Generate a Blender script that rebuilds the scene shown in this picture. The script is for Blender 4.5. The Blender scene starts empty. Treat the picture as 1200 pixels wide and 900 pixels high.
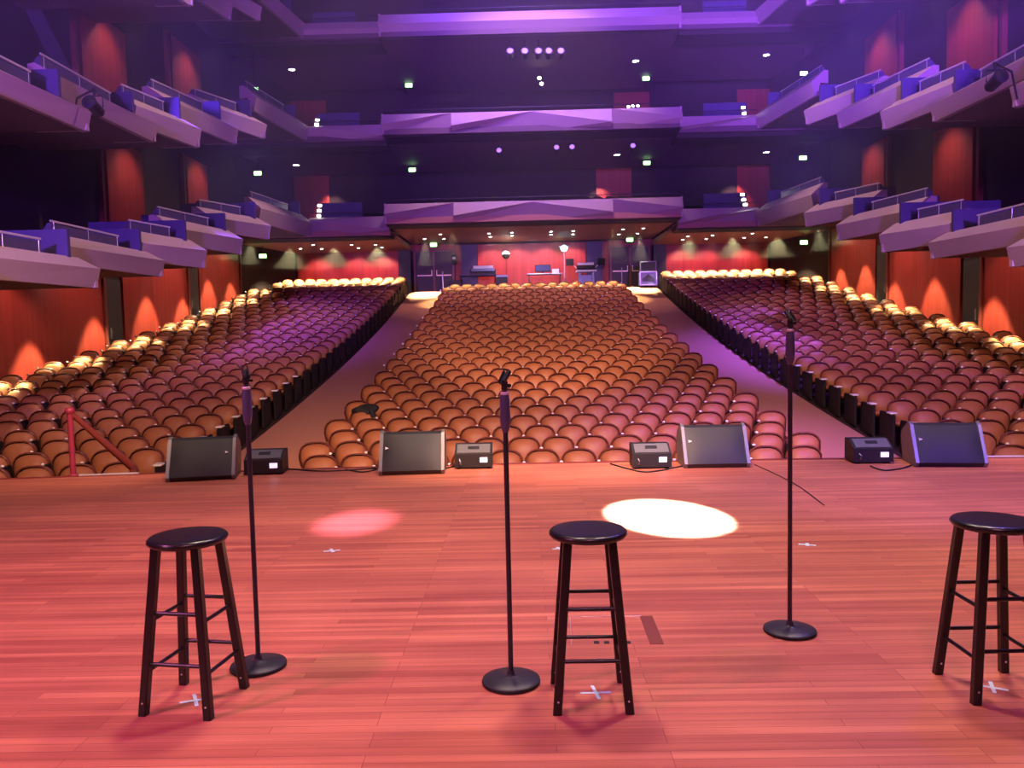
import bpy, math, random
from mathutils import Vector, Matrix
random.seed(7)
C = bpy.context.scene.collection
SC = bpy.context.scene
PI = math.pi

# ---------------------------------------------------------------- camera
F = 950.0
PITCH = math.atan(65 / F); YAW = 0.0154; ROLL = 0.022
CAM = Vector((-0.52, 0, 1.6))
fwd = Vector((-math.sin(YAW) * math.cos(PITCH), math.cos(YAW) * math.cos(PITCH), -math.sin(PITCH)))
R0 = fwd.cross(Vector((0, 0, 1))).normalized(); U0 = R0.cross(fwd)
RV = R0 * math.cos(ROLL) - U0 * math.sin(ROLL)
UV = U0 * math.cos(ROLL) + R0 * math.sin(ROLL)
cam = bpy.data.cameras.new('camera'); cam.sensor_width = 36; cam.lens = F / 1200 * 36
cam.clip_start = .05; cam.clip_end = 300
co = bpy.data.objects.new('camera', cam); C.objects.link(co)
M = Matrix((RV, UV, -fwd)).transposed().to_4x4(); M.translation = CAM
co.matrix_world = M
SC.camera = co

def P(px, py, z=None, y=None):
    """the point of the place that the photograph shows at (px, py), on height z or at distance y"""
    d = fwd * F + RV * (px - 600) + UV * (450 - py)
    t = (z - CAM.z) / d.z if z is not None else (y - CAM.y) / d.y
    return CAM + d * t

# ---------------------------------------------------------------- view, world, lights
SC.view_settings.view_transform = 'Standard'; SC.view_settings.look = 'None'
SC.view_settings.gamma = 1; SC.view_settings.use_curve_mapping = False
SC.view_settings.exposure = 0.0
SC.cycles.use_denoising = True
SC.cycles.max_bounces = 6; SC.cycles.diffuse_bounces = 3; SC.cycles.glossy_bounces = 3
SC.cycles.volume_bounces = 0
SC.cycles.volume_step_rate = 4
SC.cycles.sample_clamp_indirect = 4
SC.cycles.sample_clamp_direct = 0
W = bpy.data.worlds.new('hall_air'); SC.world = W; W.use_nodes = True
W.node_tree.nodes['Background'].inputs[0].default_value = (.30, .12, .42, 1)
W.node_tree.nodes['Background'].inputs[1].default_value = .07

def aim(o, target):
    o.rotation_euler = (Vector(target) - o.location).to_track_quat('-Z', 'Y').to_euler()
def spot(name, loc, target, energy, color, deg=60, blend=.6, size=.2):
    l = bpy.data.lights.new(name, 'SPOT'); l.energy = energy; l.color = color
    l.spot_size = math.radians(deg); l.spot_blend = blend; l.shadow_soft_size = size
    o = bpy.data.objects.new(name, l); C.objects.link(o); o.location = loc; aim(o, target); return o
def area(name, loc, target, energy, color, sx, sy):
    l = bpy.data.lights.new(name, 'AREA'); l.shape = 'RECTANGLE'; l.size = sx; l.size_y = sy
    l.energy = energy; l.color = color
    o = bpy.data.objects.new(name, l); C.objects.link(o); o.location = loc; aim(o, target); return o

HAZE = 0.0070
WARM = (1, .74, .52)
for x in (-5.5, 0, 5.5):
    spot('seat_wash_light', (x * .55, 5.0, 4.65), (x * 1.5, 14, -.2), 4500 if x == 0 else 2200, (1, .60, .42), 64 if x == 0 else 56, .7, .3)
spot('seat_wash_light', (0, 5.2, 4.65), (0, 26, 1.4), 9000, (1, .58, .42), 30, .8, .3)
# house lights high on the ceiling, over the fronts
for y in (13, 21, 29):
    for s_ in (-1, 1):
        spot('house_light', (s_ * 1.5, y, 19.5), (s_ * 9.9, y, 5.5), 7500, (1, .60, .60), 36, .9, .3)
spot('house_light', (0, 26, 19.5), (0, 35.2, 9), 6500, (1, .58, .62), 52, .6, .3)
spot('stage_wash_light', (-1.6, 7.4, 11), (-1.6, 5.4, 0), 2550, (1, .76, .62), 74, .8, .6)
spot('stage_wash_light', (2.8, 7.4, 11), (2.8, 5.4, 0), 2550, (1, .76, .62), 74, .8, .6)
spot('stage_back_light', (0, -2.5, 8), (0, 2.8, 0), 1250, (1, .34, .55), 95, .8, .6)
spot('stage_magenta_light', (-7, 0.5, 7), (-3.4, 3.6, 0), 2100, (1, .16, .62), 60, 1, .3)
spot('stage_violet_light', (5, 2.0, 6), (3.4, 9.0, .3), 3200, (.26, .12, 1), 46, .8, .1)
spot('stage_violet_light', (4, 6.5, 6), (-.2, 3.6, .9), 420, (.26, .12, 1), 40, .8, .1)
spot('tier_violet_light', (-6.5, -1, 4.5), (-10.5, 20, 8.5), 17000, (.36, .10, 1), 58, 1, .4)
spot('tier_violet_light', (6.5, -1, 4.5), (10.5, 20, 7.5), 17000, (.36, .10, 1), 58, 1, .4)
spot('tier_violet_light', (0, -1, 6), (0, 36, 16.5), 42000, (.40, .13, .95), 44, 1, .4)
spot('haze_beam_light', (11, 17, 19), (10.6, 24, 1), 80000, (.20, .08, 1), 42, 1, .3)
spot('haze_beam_light', (1, -3, 6), (9, 22, 14), 200000, (.24, .07, 1), 34, 1, .3)
spot('haze_beam_light', (-9, 13, 19), (-11.5, 22, 8), 46000, (.2, .07, 1), 44, 1, .3)
spot('haze_beam_light', (0, 24, 19.5), (0, 33, 15), 22000, (.2, .08, 1), 60, 1, .3)
spot('haze_violet_light', (5.2, 6.5, 12), (3.6, 14, -.5), 9000, (.30, .10, 1), 32, 1, .2)
spot('side_key_light', (-5.5, -.8, 2.6), (-1.6, 3.4, .5), 110, (1, .85, .6), 26, .8, .1)
spot('white_spot_light', (3.0, -3.5, 10.5), P(783, 606, z=0), 210000, (.75, .95, 1), 4.0, .14, .03)
spot('pink_spot_light', (-3.0, -3.5, 10), P(417, 612, z=0), 42000, (1, .42, .9), 3.3, 1, .05)

# ---------------------------------------------------------------- materials
def mat(name, col, rough=.6, metal=0, spec=.5, noise=None, emit=None, strength=0, coat=0):
    m = bpy.data.materials.new(name); m.use_nodes = True
    nt = m.node_tree; b = nt.nodes['Principled BSDF']
    b.inputs['Base Color'].default_value = (*col, 1); b.inputs['Roughness'].default_value = rough
    b.inputs['Metallic'].default_value = metal; b.inputs['Specular IOR Level'].default_value = spec
    b.inputs['Coat Weight'].default_value = coat
    if emit:
        b.inputs['Emission Color'].default_value = (*emit, 1); b.inputs['Emission Strength'].default_value = strength
    if noise:
        sc, amt = noise
        tc = nt.nodes.new('ShaderNodeTexCoord'); n = nt.nodes.new('ShaderNodeTexNoise')
        n.inputs['Scale'].default_value = sc; n.inputs['Detail'].default_value = 3
        nt.links.new(tc.outputs['Object'], n.inputs['Vector'])
        mx = nt.nodes.new('ShaderNodeMixRGB'); mx.blend_type = 'MULTIPLY'; mx.inputs[0].default_value = amt
        mx.inputs[1].default_value = (*col, 1); nt.links.new(n.outputs['Color'], mx.inputs[2])
        hs = nt.nodes.new('ShaderNodeHueSaturation'); hs.inputs['Saturation'].default_value = 0
        nt.links.new(n.outputs['Color'], hs.inputs['Color']); nt.links.new(hs.outputs[0], mx.inputs[2])
        nt.links.new(mx.outputs[0], b.inputs['Base Color'])
    return m

def mat_stage():
    m = bpy.data.materials.new('stage_boards'); m.use_nodes = True
    nt = m.node_tree; b = nt.nodes['Principled BSDF']; N = nt.nodes.new; L = nt.links.new
    tc = N('ShaderNodeTexCoord')
    br = N('ShaderNodeTexBrick'); br.offset = .37; br.offset_frequency = 3; br.squash = 1
    br.inputs['Scale'].default_value = 1
    br.inputs['Brick Width'].default_value = 1.15; br.inputs['Row Height'].default_value = .058
    br.inputs['Mortar Size'].default_value = .0012; br.inputs['Bias'].default_value = 0
    br.inputs['Color1'].default_value = (.68, .235, .14, 1); br.inputs['Color2'].default_value = (.50, .145, .095, 1)
    br.inputs['Mortar'].default_value = (.24, .06, .04, 1)
    L(tc.outputs['Object'], br.inputs['Vector'])
    # long streaks of the grain
    mp = N('ShaderNodeMapping'); mp.inputs['Scale'].default_value = (.55, 17, 1)
    n = N('ShaderNodeTexNoise'); n.inputs['Scale'].default_value = 1.0; n.inputs['Detail'].default_value = 5
    L(tc.outputs['Object'], mp.inputs['Vector']); L(mp.outputs[0], n.inputs['Vector'])
    rp = N('ShaderNodeValToRGB'); rp.color_ramp.elements[0].position = .3; rp.color_ramp.elements[0].color = (.70, .62, .64, 1)
    rp.color_ramp.elements[1].position = .72; rp.color_ramp.elements[1].color = (1.2, 1.28, 1.22, 1)
    L(n.outputs[0], rp.inputs[0])
    mx = N('ShaderNodeMixRGB'); mx.blend_type = 'MULTIPLY'; mx.inputs[0].default_value = .85
    L(br.outputs['Color'], mx.inputs[1]); L(rp.outputs[0], mx.inputs[2])
    n2 = N('ShaderNodeTexNoise'); n2.inputs['Scale'].default_value = .9; n2.inputs['Detail'].default_value = 4
    L(tc.outputs['Object'], n2.inputs['Vector'])
    r2 = N('ShaderNodeValToRGB'); r2.color_ramp.elements[0].position = .35; r2.color_ramp.elements[0].color = (.84, .80, .84, 1)
    r2.color_ramp.elements[1].position = .65; r2.color_ramp.elements[1].color = (1.06, 1.06, 1.04, 1)
    L(n2.outputs[0], r2.inputs[0])
    m2 = N('ShaderNodeMixRGB'); m2.blend_type = 'MULTIPLY'; m2.inputs[0].default_value = .9
    L(mx.outputs[0], m2.inputs[1]); L(r2.outputs[0], m2.inputs[2])
    L(m2.outputs[0], b.inputs['Base Color'])
    b.inputs['Roughness'].default_value = .40; b.inputs['Specular IOR Level'].default_value = .35
    return m

def mat_redwall():
    m = mat('red_stained_wood', (.42, .05, .04), .5)
    nt = m.node_tree; b = nt.nodes['Principled BSDF']; N = nt.nodes.new; L = nt.links.new
    tc = N('ShaderNodeTexCoord'); mp = N('ShaderNodeMapping'); mp.inputs['Scale'].default_value = (6, 6, .35)
    n = N('ShaderNodeTexNoise'); n.inputs['Scale'].default_value = 1; n.inputs['Detail'].default_value = 4
    L(tc.outputs['Object'], mp.inputs[0]); L(mp.outputs[0], n.inputs['Vector'])
    rp = N('ShaderNodeValToRGB'); rp.color_ramp.elements[0].position = .3; rp.color_ramp.elements[0].color = (.30, .026, .018, 1)
    rp.color_ramp.elements[1].position = .75; rp.color_ramp.elements[1].color = (.44, .050, .034, 1)
    L(n.outputs[0], rp.inputs[0]); L(rp.outputs[0], b.inputs['Base Color'])
    return m

MT = dict(
    stage=mat_stage(), red=mat_redwall(),
    black=mat('black_lacquer', (.012, .010, .011), .28, noise=None),
    stand=mat('black_steel', (.035, .033, .045), .42, .3),
    rubber=mat('black_rubber', (.012, .012, .013), .7),
    grip=mat('blue_black_grip', (.085, .075, .16), .35),
    chrome=mat('polished_metal', (.82, .80, .78), .22, .7),
    cream=mat('cream_plastic', (1, .95, .88), .25, 0, 1, emit=None),  # near-white colour carries the bright glint of the metal caps
    grille=mat('dark_grille', (.022, .022, .026), .55, .2, noise=(120, .7)),
    cab=mat('black_cabinet', (.016, .016, .019), .5),
    label=mat('white_label', (.85, .80, .88), .5),
    greytop=mat('grey_metal_top', (.20, .20, .21), .38, .4),
    led=mat('lit_display', (.9, .8, .9), .4, emit=(1, .72, 1), strength=1.1),
    ledblue=mat('lit_blue_screen', (.2, .2, .8), .4, emit=(.35, .35, 1), strength=.9),
    tape=mat('pale_blue_tape', (.62, .80, .95), .6),
    fab=mat('tan_leather', (.47, .165, .065), .52, noise=(9, .25)),
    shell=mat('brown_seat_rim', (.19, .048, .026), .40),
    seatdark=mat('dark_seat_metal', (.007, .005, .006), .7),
    carpet=mat('orange_brown_carpet', (.74, .33, .20), .95, noise=(60, .35)),
    undercarpet=mat('dark_carpet', (.05, .018, .016), .95, noise=(30, .3)),
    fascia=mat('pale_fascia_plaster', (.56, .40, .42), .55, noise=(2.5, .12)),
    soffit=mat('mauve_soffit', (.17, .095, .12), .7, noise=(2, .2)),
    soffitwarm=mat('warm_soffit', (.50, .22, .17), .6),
    dark=mat('dark_wall_paint', (.030, .016, .022), .8),
    pillar=mat('grey_green_pillar', (.050, .058, .060), .55),
    navy=mat('dark_blue_panel', (.045, .04, .13), .5),
    divider=mat('blue_divider_cloth', (.07, .05, .17), .6),
    railpanel=mat('dark_violet_panel', (.07, .055, .13), .35),
    door=mat('dark_brown_door', (.035, .020, .010), .45),
    frame=mat('red_brown_frame', (.22, .04, .03), .4),
    ceil=mat('dark_ceiling', (.05, .045, .11), .8),
    redmetal=mat('red_painted_rail', (.32, .03, .07), .4),
    silver=mat('silver_trim', (.80, .74, .78), .3, .5),
    lampglow=mat('lamp_glow', (1, 1, 1), .5, emit=(1, .93, .82), strength=22),
    coolglow=mat('cool_lamp_glow', (1, 1, 1), .5, emit=(.25, .85, 1), strength=5),
    violetglow=mat('violet_lamp_glow', (.5, .3, 1), .5, emit=(.45, .2, 1), strength=1.6),
    exitglow=mat('green_sign_glow', (.4, 1, .4), .5, emit=(.55, 1, .42), strength=5),
    white=mat('white_paint', (.75, .75, .8), .5),
    bluecase=mat('pale_blue_case', (.35, .38, .75), .45),
    plank=mat('dark_wood_inlay', (.22, .05, .035), .5),
    brass=mat('yellow_brass', (.75, .6, .35), .35, .6),
)

# ---------------------------------------------------------------- mesh helpers
class MB:
    def __init__(s): s.v = []; s.f = []; s.m = []; s.s = []
    def add(s, vs, fs, mi=0, smooth=False):
        b = len(s.v); s.v += [tuple(v) for v in vs]
        for f in fs: s.f.append(tuple(i + b for i in f)); s.m.append(mi); s.s.append(smooth)
        return s
    def box(s, c, d, mi=0, rot=None, bev=0):
        hx, hy, hz = d[0] / 2, d[1] / 2, d[2] / 2
        if bev <= 0:
            vs = [Vector((x * hx, y * hy, z * hz)) for z in (-1, 1) for y in (-1, 1) for x in (-1, 1)]
            fs = [(0, 2, 3, 1), (4, 5, 7, 6), (0, 1, 5, 4), (1, 3, 7, 5), (3, 2, 6, 7), (2, 0, 4, 6)]
        else:
            vs = []; b = min(bev, hx * .9, hy * .9, hz * .9)
            rows = [(-hz, -b), (-hz + b, 0), (hz - b, 0), (hz, -b)]
            for z, o in rows:
                X = hx + o; Y = hy + o
                vs += [Vector(p) for p in ((-X + b, -Y, z), (X - b, -Y, z), (X, -Y + b, z), (X, Y - b, z), (X - b, Y, z), (-X + b, Y, z), (-X, Y - b, z), (-X, -Y + b, z))]
            fs = [tuple(reversed(range(8))), tuple(range(24, 32))]
            for r in range(3):
                for i in range(8):
                    j = (i + 1) % 8
                    fs.append((r * 8 + i, r * 8 + j, r * 8 + 8 + j, r * 8 + 8 + i))
        if rot is not None: vs = [rot @ v for v in vs]
        cc = Vector(c); return s.add([v + cc for v in vs], fs, mi)
    def hexa(s, lo, hi, mi=0):
        """lo, hi: four points each, counter-clockwise from above"""
        return s.add(list(lo) + list(hi), [(3, 2, 1, 0), (4, 5, 6, 7), (0, 1, 5, 4), (1, 2, 6, 5), (2, 3, 7, 6), (3, 0, 4, 7)], mi)
    def tube(s, pts, r, n=8, mi=0, caps=True, smooth=True):
        pts = [Vector(p) for p in pts]; rs = r if isinstance(r, (list, tuple)) else [r] * len(pts)
        vs = []; fs = []; k = len(pts)
        for i, p in enumerate(pts):
            d = (pts[min(i + 1, k - 1)] - pts[max(i - 1, 0)]).normalized()
            a = d.cross(Vector((0, 0, 1)) if abs(d.z) < .95 else Vector((1, 0, 0))).normalized(); b = d.cross(a)
            for j in range(n):
                t = 2 * PI * j / n; vs.append(p + (a * math.cos(t) + b * math.sin(t)) * rs[i])
        for i in range(k - 1):
            for j in range(n):
                q = (j + 1) % n; fs.append((i * n + j, i * n + q, i * n + n + q, i * n + n + j))
        s.add(vs, fs, mi, smooth)
        if caps: s.add(vs[:n], [tuple(range(n))], mi); s.add(vs[-n:], [tuple(reversed(range(n)))], mi)
        return s
    def lathe(s, prof, n=32, c=(0, 0, 0), mi=0, rot=None, smooth=True):
        vs = []; fs = []; k = len(prof)
        for r, z in prof:
            for j in range(n):
                t = 2 * PI * j / n; v = Vector((r * math.cos(t), r * math.sin(t), z))
                if rot is not None: v = rot @ v
                vs.append(v + Vector(c))
        for i in range(k - 1):
            for j in range(n):
                q = (j + 1) % n; fs.append((i * n + j, i * n + q, i * n + n + q, i * n + n + j))
        s.add(vs, fs, mi, smooth)
        if prof[0][0] > 1e-4: s.add(vs[:n], [tuple(reversed(range(n)))], mi)
        if prof[-1][0] > 1e-4: s.add(vs[-n:], [tuple(range(n))], mi)
        return s
    def merge(s, o, T):
        b = len(s.v); s.v += [tuple(T @ Vector(v)) for v in o.v]
        s.f += [tuple(i + b for i in f) for f in o.f]; s.m += o.m; s.s += o.s; return s
    def mesh(s, name, mats):
        me = bpy.data.meshes.new(name); me.from_pydata(s.v, [], s.f)
        for m in (mats if isinstance(mats, (list, tuple)) else [mats]): me.materials.append(m)
        me.polygons.foreach_set('material_index', s.m); me.polygons.foreach_set('use_smooth', s.s)
        me.update(); return me
    def build(s, name, mats, parent=None, loc=None):
        o = bpy.data.objects.new(name, s.mesh(name, mats)); C.objects.link(o)
        if parent: o.parent = parent
        if loc is not None: o.location = loc
        return o

def tag(o, label=None, cat=None, group=None, kind=None):
    if label: o['label'] = label
    if cat: o['category'] = cat
    if group: o['group'] = group
    if kind: o['kind'] = kind
    return o
def empty(name, loc, label, cat, group=None, rz=0):
    o = bpy.data.objects.new(name, None); C.objects.link(o); o.location = loc; o.rotation_euler = (0, 0, rz)
    o.empty_display_size = .1
    return tag(o, label, cat, group)
def dup(src, loc, rz, label=None, group=None):
    r = src.copy(); C.objects.link(r); r.location = loc; r.rotation_euler = (0, 0, rz)
    if label: r['label'] = label
    if group: r['group'] = group
    for ch in src.children:
        c = ch.copy(); C.objects.link(c); c.parent = r
        for g in ch.children:
            d = g.copy(); C.objects.link(d); d.parent = c
    return r
def struct(name, mb, mats, parent=None):
    o = mb.build(name, mats, parent)
    if not parent: o['kind'] = 'structure'
    return o
def rotz(a): return Matrix.Rotation(a, 3, 'Z')
def rotx(a): return Matrix.Rotation(a, 3, 'X')

# ================================================================ THE ROOM
WX = 13.6          # side walls
BY = 43.0          # back wall
ROW0, PITCHR = 11.95, .83
def gz(d):
    t = d - ROW0
    if t < 0: return -1.07 + t * .09
    t = min(t, 27.85)
    return -1.07 + .0993 * t + .00228 * t * t
def edgeY(x): return 9.52 - .0085 * x * x       # bowed front edge of the stage

# stage
b = MB(); xs = [-14 + i * .5 for i in range(57)]
vs = []
for x in xs: vs += [(x, -5, 0), (x, edgeY(x), 0), (x, edgeY(x), -1.3), (x, -5, -1.3)]
fs = []
for i in range(len(xs) - 1):
    a = i * 4
    for k in range(4): fs.append((a + k, a + 4 + k, a + 4 + (k + 1) % 4, a + (k + 1) % 4))
b.add(vs, [tuple(reversed(f)) for f in fs]); struct('floor', b, MT['stage'])
# edge strip of the stage (dark) and two bright metal strips
b = MB()
for i in range(len(xs) - 1):
    x0, x1 = xs[i], xs[i + 1]
    b.hexa([(x0, edgeY(x0) - .05, -.02), (x1, edgeY(x1) - .05, -.02), (x1, edgeY(x1) + .03, -.02), (x0, edgeY(x0) + .03, -.02)],
           [(x0, edgeY(x0) - .05, .006), (x1, edgeY(x1) - .05, .006), (x1, edgeY(x1) + .03, .006), (x0, edgeY(x0) + .03, .006)])
struct('trim_1', b, MT['frame'])

# auditorium floor: follows the rows, rises to the back
def kcurve(d): return max(0, (38 - d) / 26) / 44.0
b = MB(); ds = [9.0 + .83 * i for i in range(37)] + [39.8, 43.4, 46]
nx = 29; X = [-14 + i for i in range(nx)]
vs = []
for d in ds:
    for x in X: vs.append((x, d - kcurve(d) * x * x / 2, gz(d)))
fs = [(j * nx + i, j * nx + i + 1, j * nx + nx + i + 1, j * nx + nx + i) for j in range(len(ds) - 1) for i in range(nx - 1)]
b.add(vs, fs); o = struct('floor_seating', b, MT['undercarpet'])
# aisles: carpet runners that follow the slope
for k, s in enumerate((-1, 1)):
    b = MB(); vs = []
    for d in ds[1:-2]:
        xi = 4.45
        for x in (xi, 6.0):
            x *= s; vs.append((x, d - kcurve(d) * x * x / 2, gz(d) + .02))
    n = len(ds) - 3
    b.add(vs, [((2 * j, 2 * j + 1, 2 * j + 3, 2 * j + 2) if s > 0 else (2 * j + 1, 2 * j, 2 * j + 2, 2 * j + 3)) for j in range(n - 1)])
    o = b.build('aisle_carpet', MT['carpet'])
    tag(o, 'orange brown carpeted aisle sloping up on the %s of the centre seats' % ('left' if s < 0 else 'right'), 'carpet', 'sloping aisle carpets')

# side walls with red lit panels, dark door recesses
def side_wall(s, nm, dn):
    b = MB(); b.box((s * (WX + .2), 20, 8), (.4, 52, 26)); w = struct(nm, b, MT['dark'])
    # lower level: red panels
    def panel(y0, y1, z0, z1, t=.10):
        q = MB(); q.box((s * (WX - t / 2), (y0 + y1) / 2, (z0 + z1) / 2), (t, y1 - y0 - .04, z1 - z0))
        q.build('red_panel', MT['red'], w)
    def strip(y, z0, z1):
        q = MB(); q.box((s * (WX - .08), y, (z0 + z1) / 2), (.16, .14, z1 - z0)); q.build('door_jamb', MT['frame'], w)
    for y0, y1 in ((8.5, 12.2), (12.2, 18.3), (19.4, 25.0), (26.3, 31.4), (32.6, 37.3)):
        top = {8.5: 2.2, 12.2: 2.9, 19.4: 4.2, 26.3: 5.2, 32.6: 5.8}[y0]
        panel(y0, y1, gz(y0) - .4, top)
        strip(y1 + .08, gz(y1) - .2, top)
    for y0, y1, z0, z1 in ((15.5, 19.3, 3.0, 6.2), (25.7, 28.2, 4.4, 7.9), (31.9, 34.0, 5.2, 8.6),
                           (24.6, 27.4, 8.4, 11.6), (31.0, 33.8, 9.6, 12.9), (15.5, 19.3, 6.4, 9.6)):
        panel(y0, y1, z0, z1); strip(y0 - .35, z0, z1)
    return w
wl = side_wall(-1, 'wall_left', 0); wr = side_wall(1, 'wall_right', 0)
# dark green door leaves inside the gaps of the side walls
k = 1
for s in (-1, 1):
    for y in (18.85, 25.68, 32.0):
        b = MB(); b.box((s * (WX - .05), y, gz(y) + 1.25), (.1, .95, 2.9)); b.box((s * (WX - .12), y - .3, gz(y) + 1.0), (.05, .04, .35), 1)
        o = struct('door_%d' % k, b, [MT['pillar'], MT['chrome']]); k += 1
# canted corner vestibules
for s, nm in ((-1, 'wall_back_left'), (1, 'wall_back_right')):
    b = MB()
    b.hexa([(s * WX, 37.6, 1), (s * 12.5, BY, 1), (s * 13.4, BY + .3, 1), (s * 14.2, 37.6, 1)][::(1 if s > 0 else -1)],
           [(s * WX, 37.6, 20), (s * 12.5, BY, 20), (s * 13.4, BY + .3, 20), (s * 14.2, 37.6, 20)][::(1 if s > 0 else -1)])
    w = struct(nm, b, MT['dark'])

# back wall
b = MB(); b.box((0, BY + .4, 4.2), (28, .4, 5.6)); wb = struct('wall_back', b, MT['dark'])
def bpan(x0, x1, z0=3.3, z1=6.05, m='red', t=.12, name='red_panel'):
    q = MB(); q.box(((x0 + x1) / 2, BY + .2 - t / 2, (z0 + z1) / 2), (x1 - x0, t, z1 - z0)); return q.build(name, MT[m], wb)
for x0, x1 in ((-12.4, -7.05), (-4.05, -3.72), (-2.85, 2.85), (3.72, 4.05), (7.05, 12.4)): bpan(x0, x1)
for x0, x1 in ((-3.70, -2.88), (2.88, 3.70)): bpan(x0, x1, m='navy', t=.25, name='blue_panel')
for x0, x1 in ((-7.0, -6.35), (6.35, 7.0)): bpan(x0, x1, m='pillar', t=.5, name='grey_pier')
for s in (-1, 1): bpan(min(s * 4.05, s * 6.35), max(s * 4.05, s * 6.35), 5.78, 6.1, 'red', .2)
for s in (-1, 1):
    e = MB(); x0, x1 = s * 5.15 - 1.02, s * 5.15 + 1.02; z0 = gz(60)
    for x in (x0, s * 5.15, x1): e.box((x, BY + .02, (z0 + 5.8) / 2), (.11, .2, 5.8 - z0), 1)
    e.box((s * 5.15, BY + .02, 5.78), (2.15, .2, .1), 1)
    d = struct('door_%d' % k, e, [MT['door'], MT['frame']]); k += 1
    for q in (-1, 1):
        l = MB(); l.box((s * 5.15 + q * .51, BY + .06, (z0 + 5.75) / 2), (.9, .08, 5.75 - z0)); l.box((s * 5.15 + q * .51, BY - .02, z0 + 1.02), (.78, .05, .05), 1)
        l.box((s * 5.15 + q * .13, BY - .03, z0 + 1.15), (.04, .06, .3), 1)
        l.build('door_leaf', [MT['door'], MT['brass']], d)
# rear walls of the upper tiers, ceiling
for i, (z0, z1) in enumerate(((6.9, 10.0), (10.9, 14.3), (14.9, 20))):
    b = MB(); b.box((0, 44.8, (z0 + z1) / 2), (28, .3, z1 - z0 + .6)); w = struct('wall_back_tier_%d' % (i + 1), b, MT['dark'])
    if i < 2:
        zz = (z0 + 1.6, z0 + 3.1)
        for px in (360, 740 if i else 718, 885):
            x = P(px, 100, y=44.5).x
            q = MB(); q.box((x, 44.6, z0 + 1.7), (1.9, .12, 3.0)); q.build('red_panel', MT['red'], w)
b = MB(); b.box((0, 20, 20.6), (28.5, 52, .4)); struct('ceiling', b, MT['ceil'])
b = MB(); b.box((0, -5.2, 8), (28, .3, 26)); struct('wall_stage', b, MT['dark'])

# ================================================================ TIERS
# nodes of the side fronts: (distance, half width, underside height of tier 1, 2, 3)
NODES = [(35.6, 9.70, 5.80, 9.90, 14.25), (28.6, 9.36, 4.90, 8.37, 12.35), (25.7, 9.37, 4.12, 7.54, 11.3), (22.0, 9.10, 3.41, 6.62, 10.3),
         (19.4, 9.12, 3.02, 6.18, 9.75), (15.4, 8.60, 2.54, 5.46, 8.9), (12.0, 8.35, 2.22, 4.95, 8.1), (9.0, 8.2, 1.95, 4.6, 7.5)]
ORD = ['first', 'second', 'third', 'fourth', 'fifth', 'sixth', 'seventh', 'eighth', 'ninth', 'tenth', 'eleventh', 'twelfth', 'thirteenth', 'fourteenth', 'fifteenth', 'sixteenth', 'seventeenth', 'eighteenth']
TN = ['lowest', 'middle', 'top']

def fascia_parts(root, A, Bp, zt, zb, fa, fb, out, slope=.16, tuck=.34, upper='upper_fascia', lower='lower_fascia'):
    """folded front between plan points A and B; fa/fb fold height (0 bottom..1 top) at each end; out = outward normal"""
    A = Vector((A[0], A[1], 0)); Bp = Vector((Bp[0], Bp[1], 0)); o = Vector((out[0], out[1], 0)).normalized()
    Z = lambda p, z, k=0: p + o * k + Vector((0, 0, z))
    za = zb + (zt - zb) * fa; zb2 = zb + (zt - zb) * fb
    u = MB()
    u.hexa([Z(A, za, .10), Z(Bp, zb2, .10), Z(Bp, zb2, -slope - .18), Z(A, za, -slope - .18)], [Z(A, zt, -slope), Z(Bp, zt, -slope), Z(Bp, zt, -slope - .18), Z(A, zt, -slope - .18)])
    u.build(upper, MT['fascia'], root)
    l = MB()
    l.hexa([Z(A, zb, -tuck), Z(Bp, zb, -tuck), Z(Bp, zb, -tuck - .14), Z(A, zb, -tuck - .14)], [Z(A, za, .10), Z(Bp, zb2, .10), Z(Bp, zb2, -.3), Z(A, za, -.3)])
    l.build(lower, MT['fascia'], root)

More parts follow.
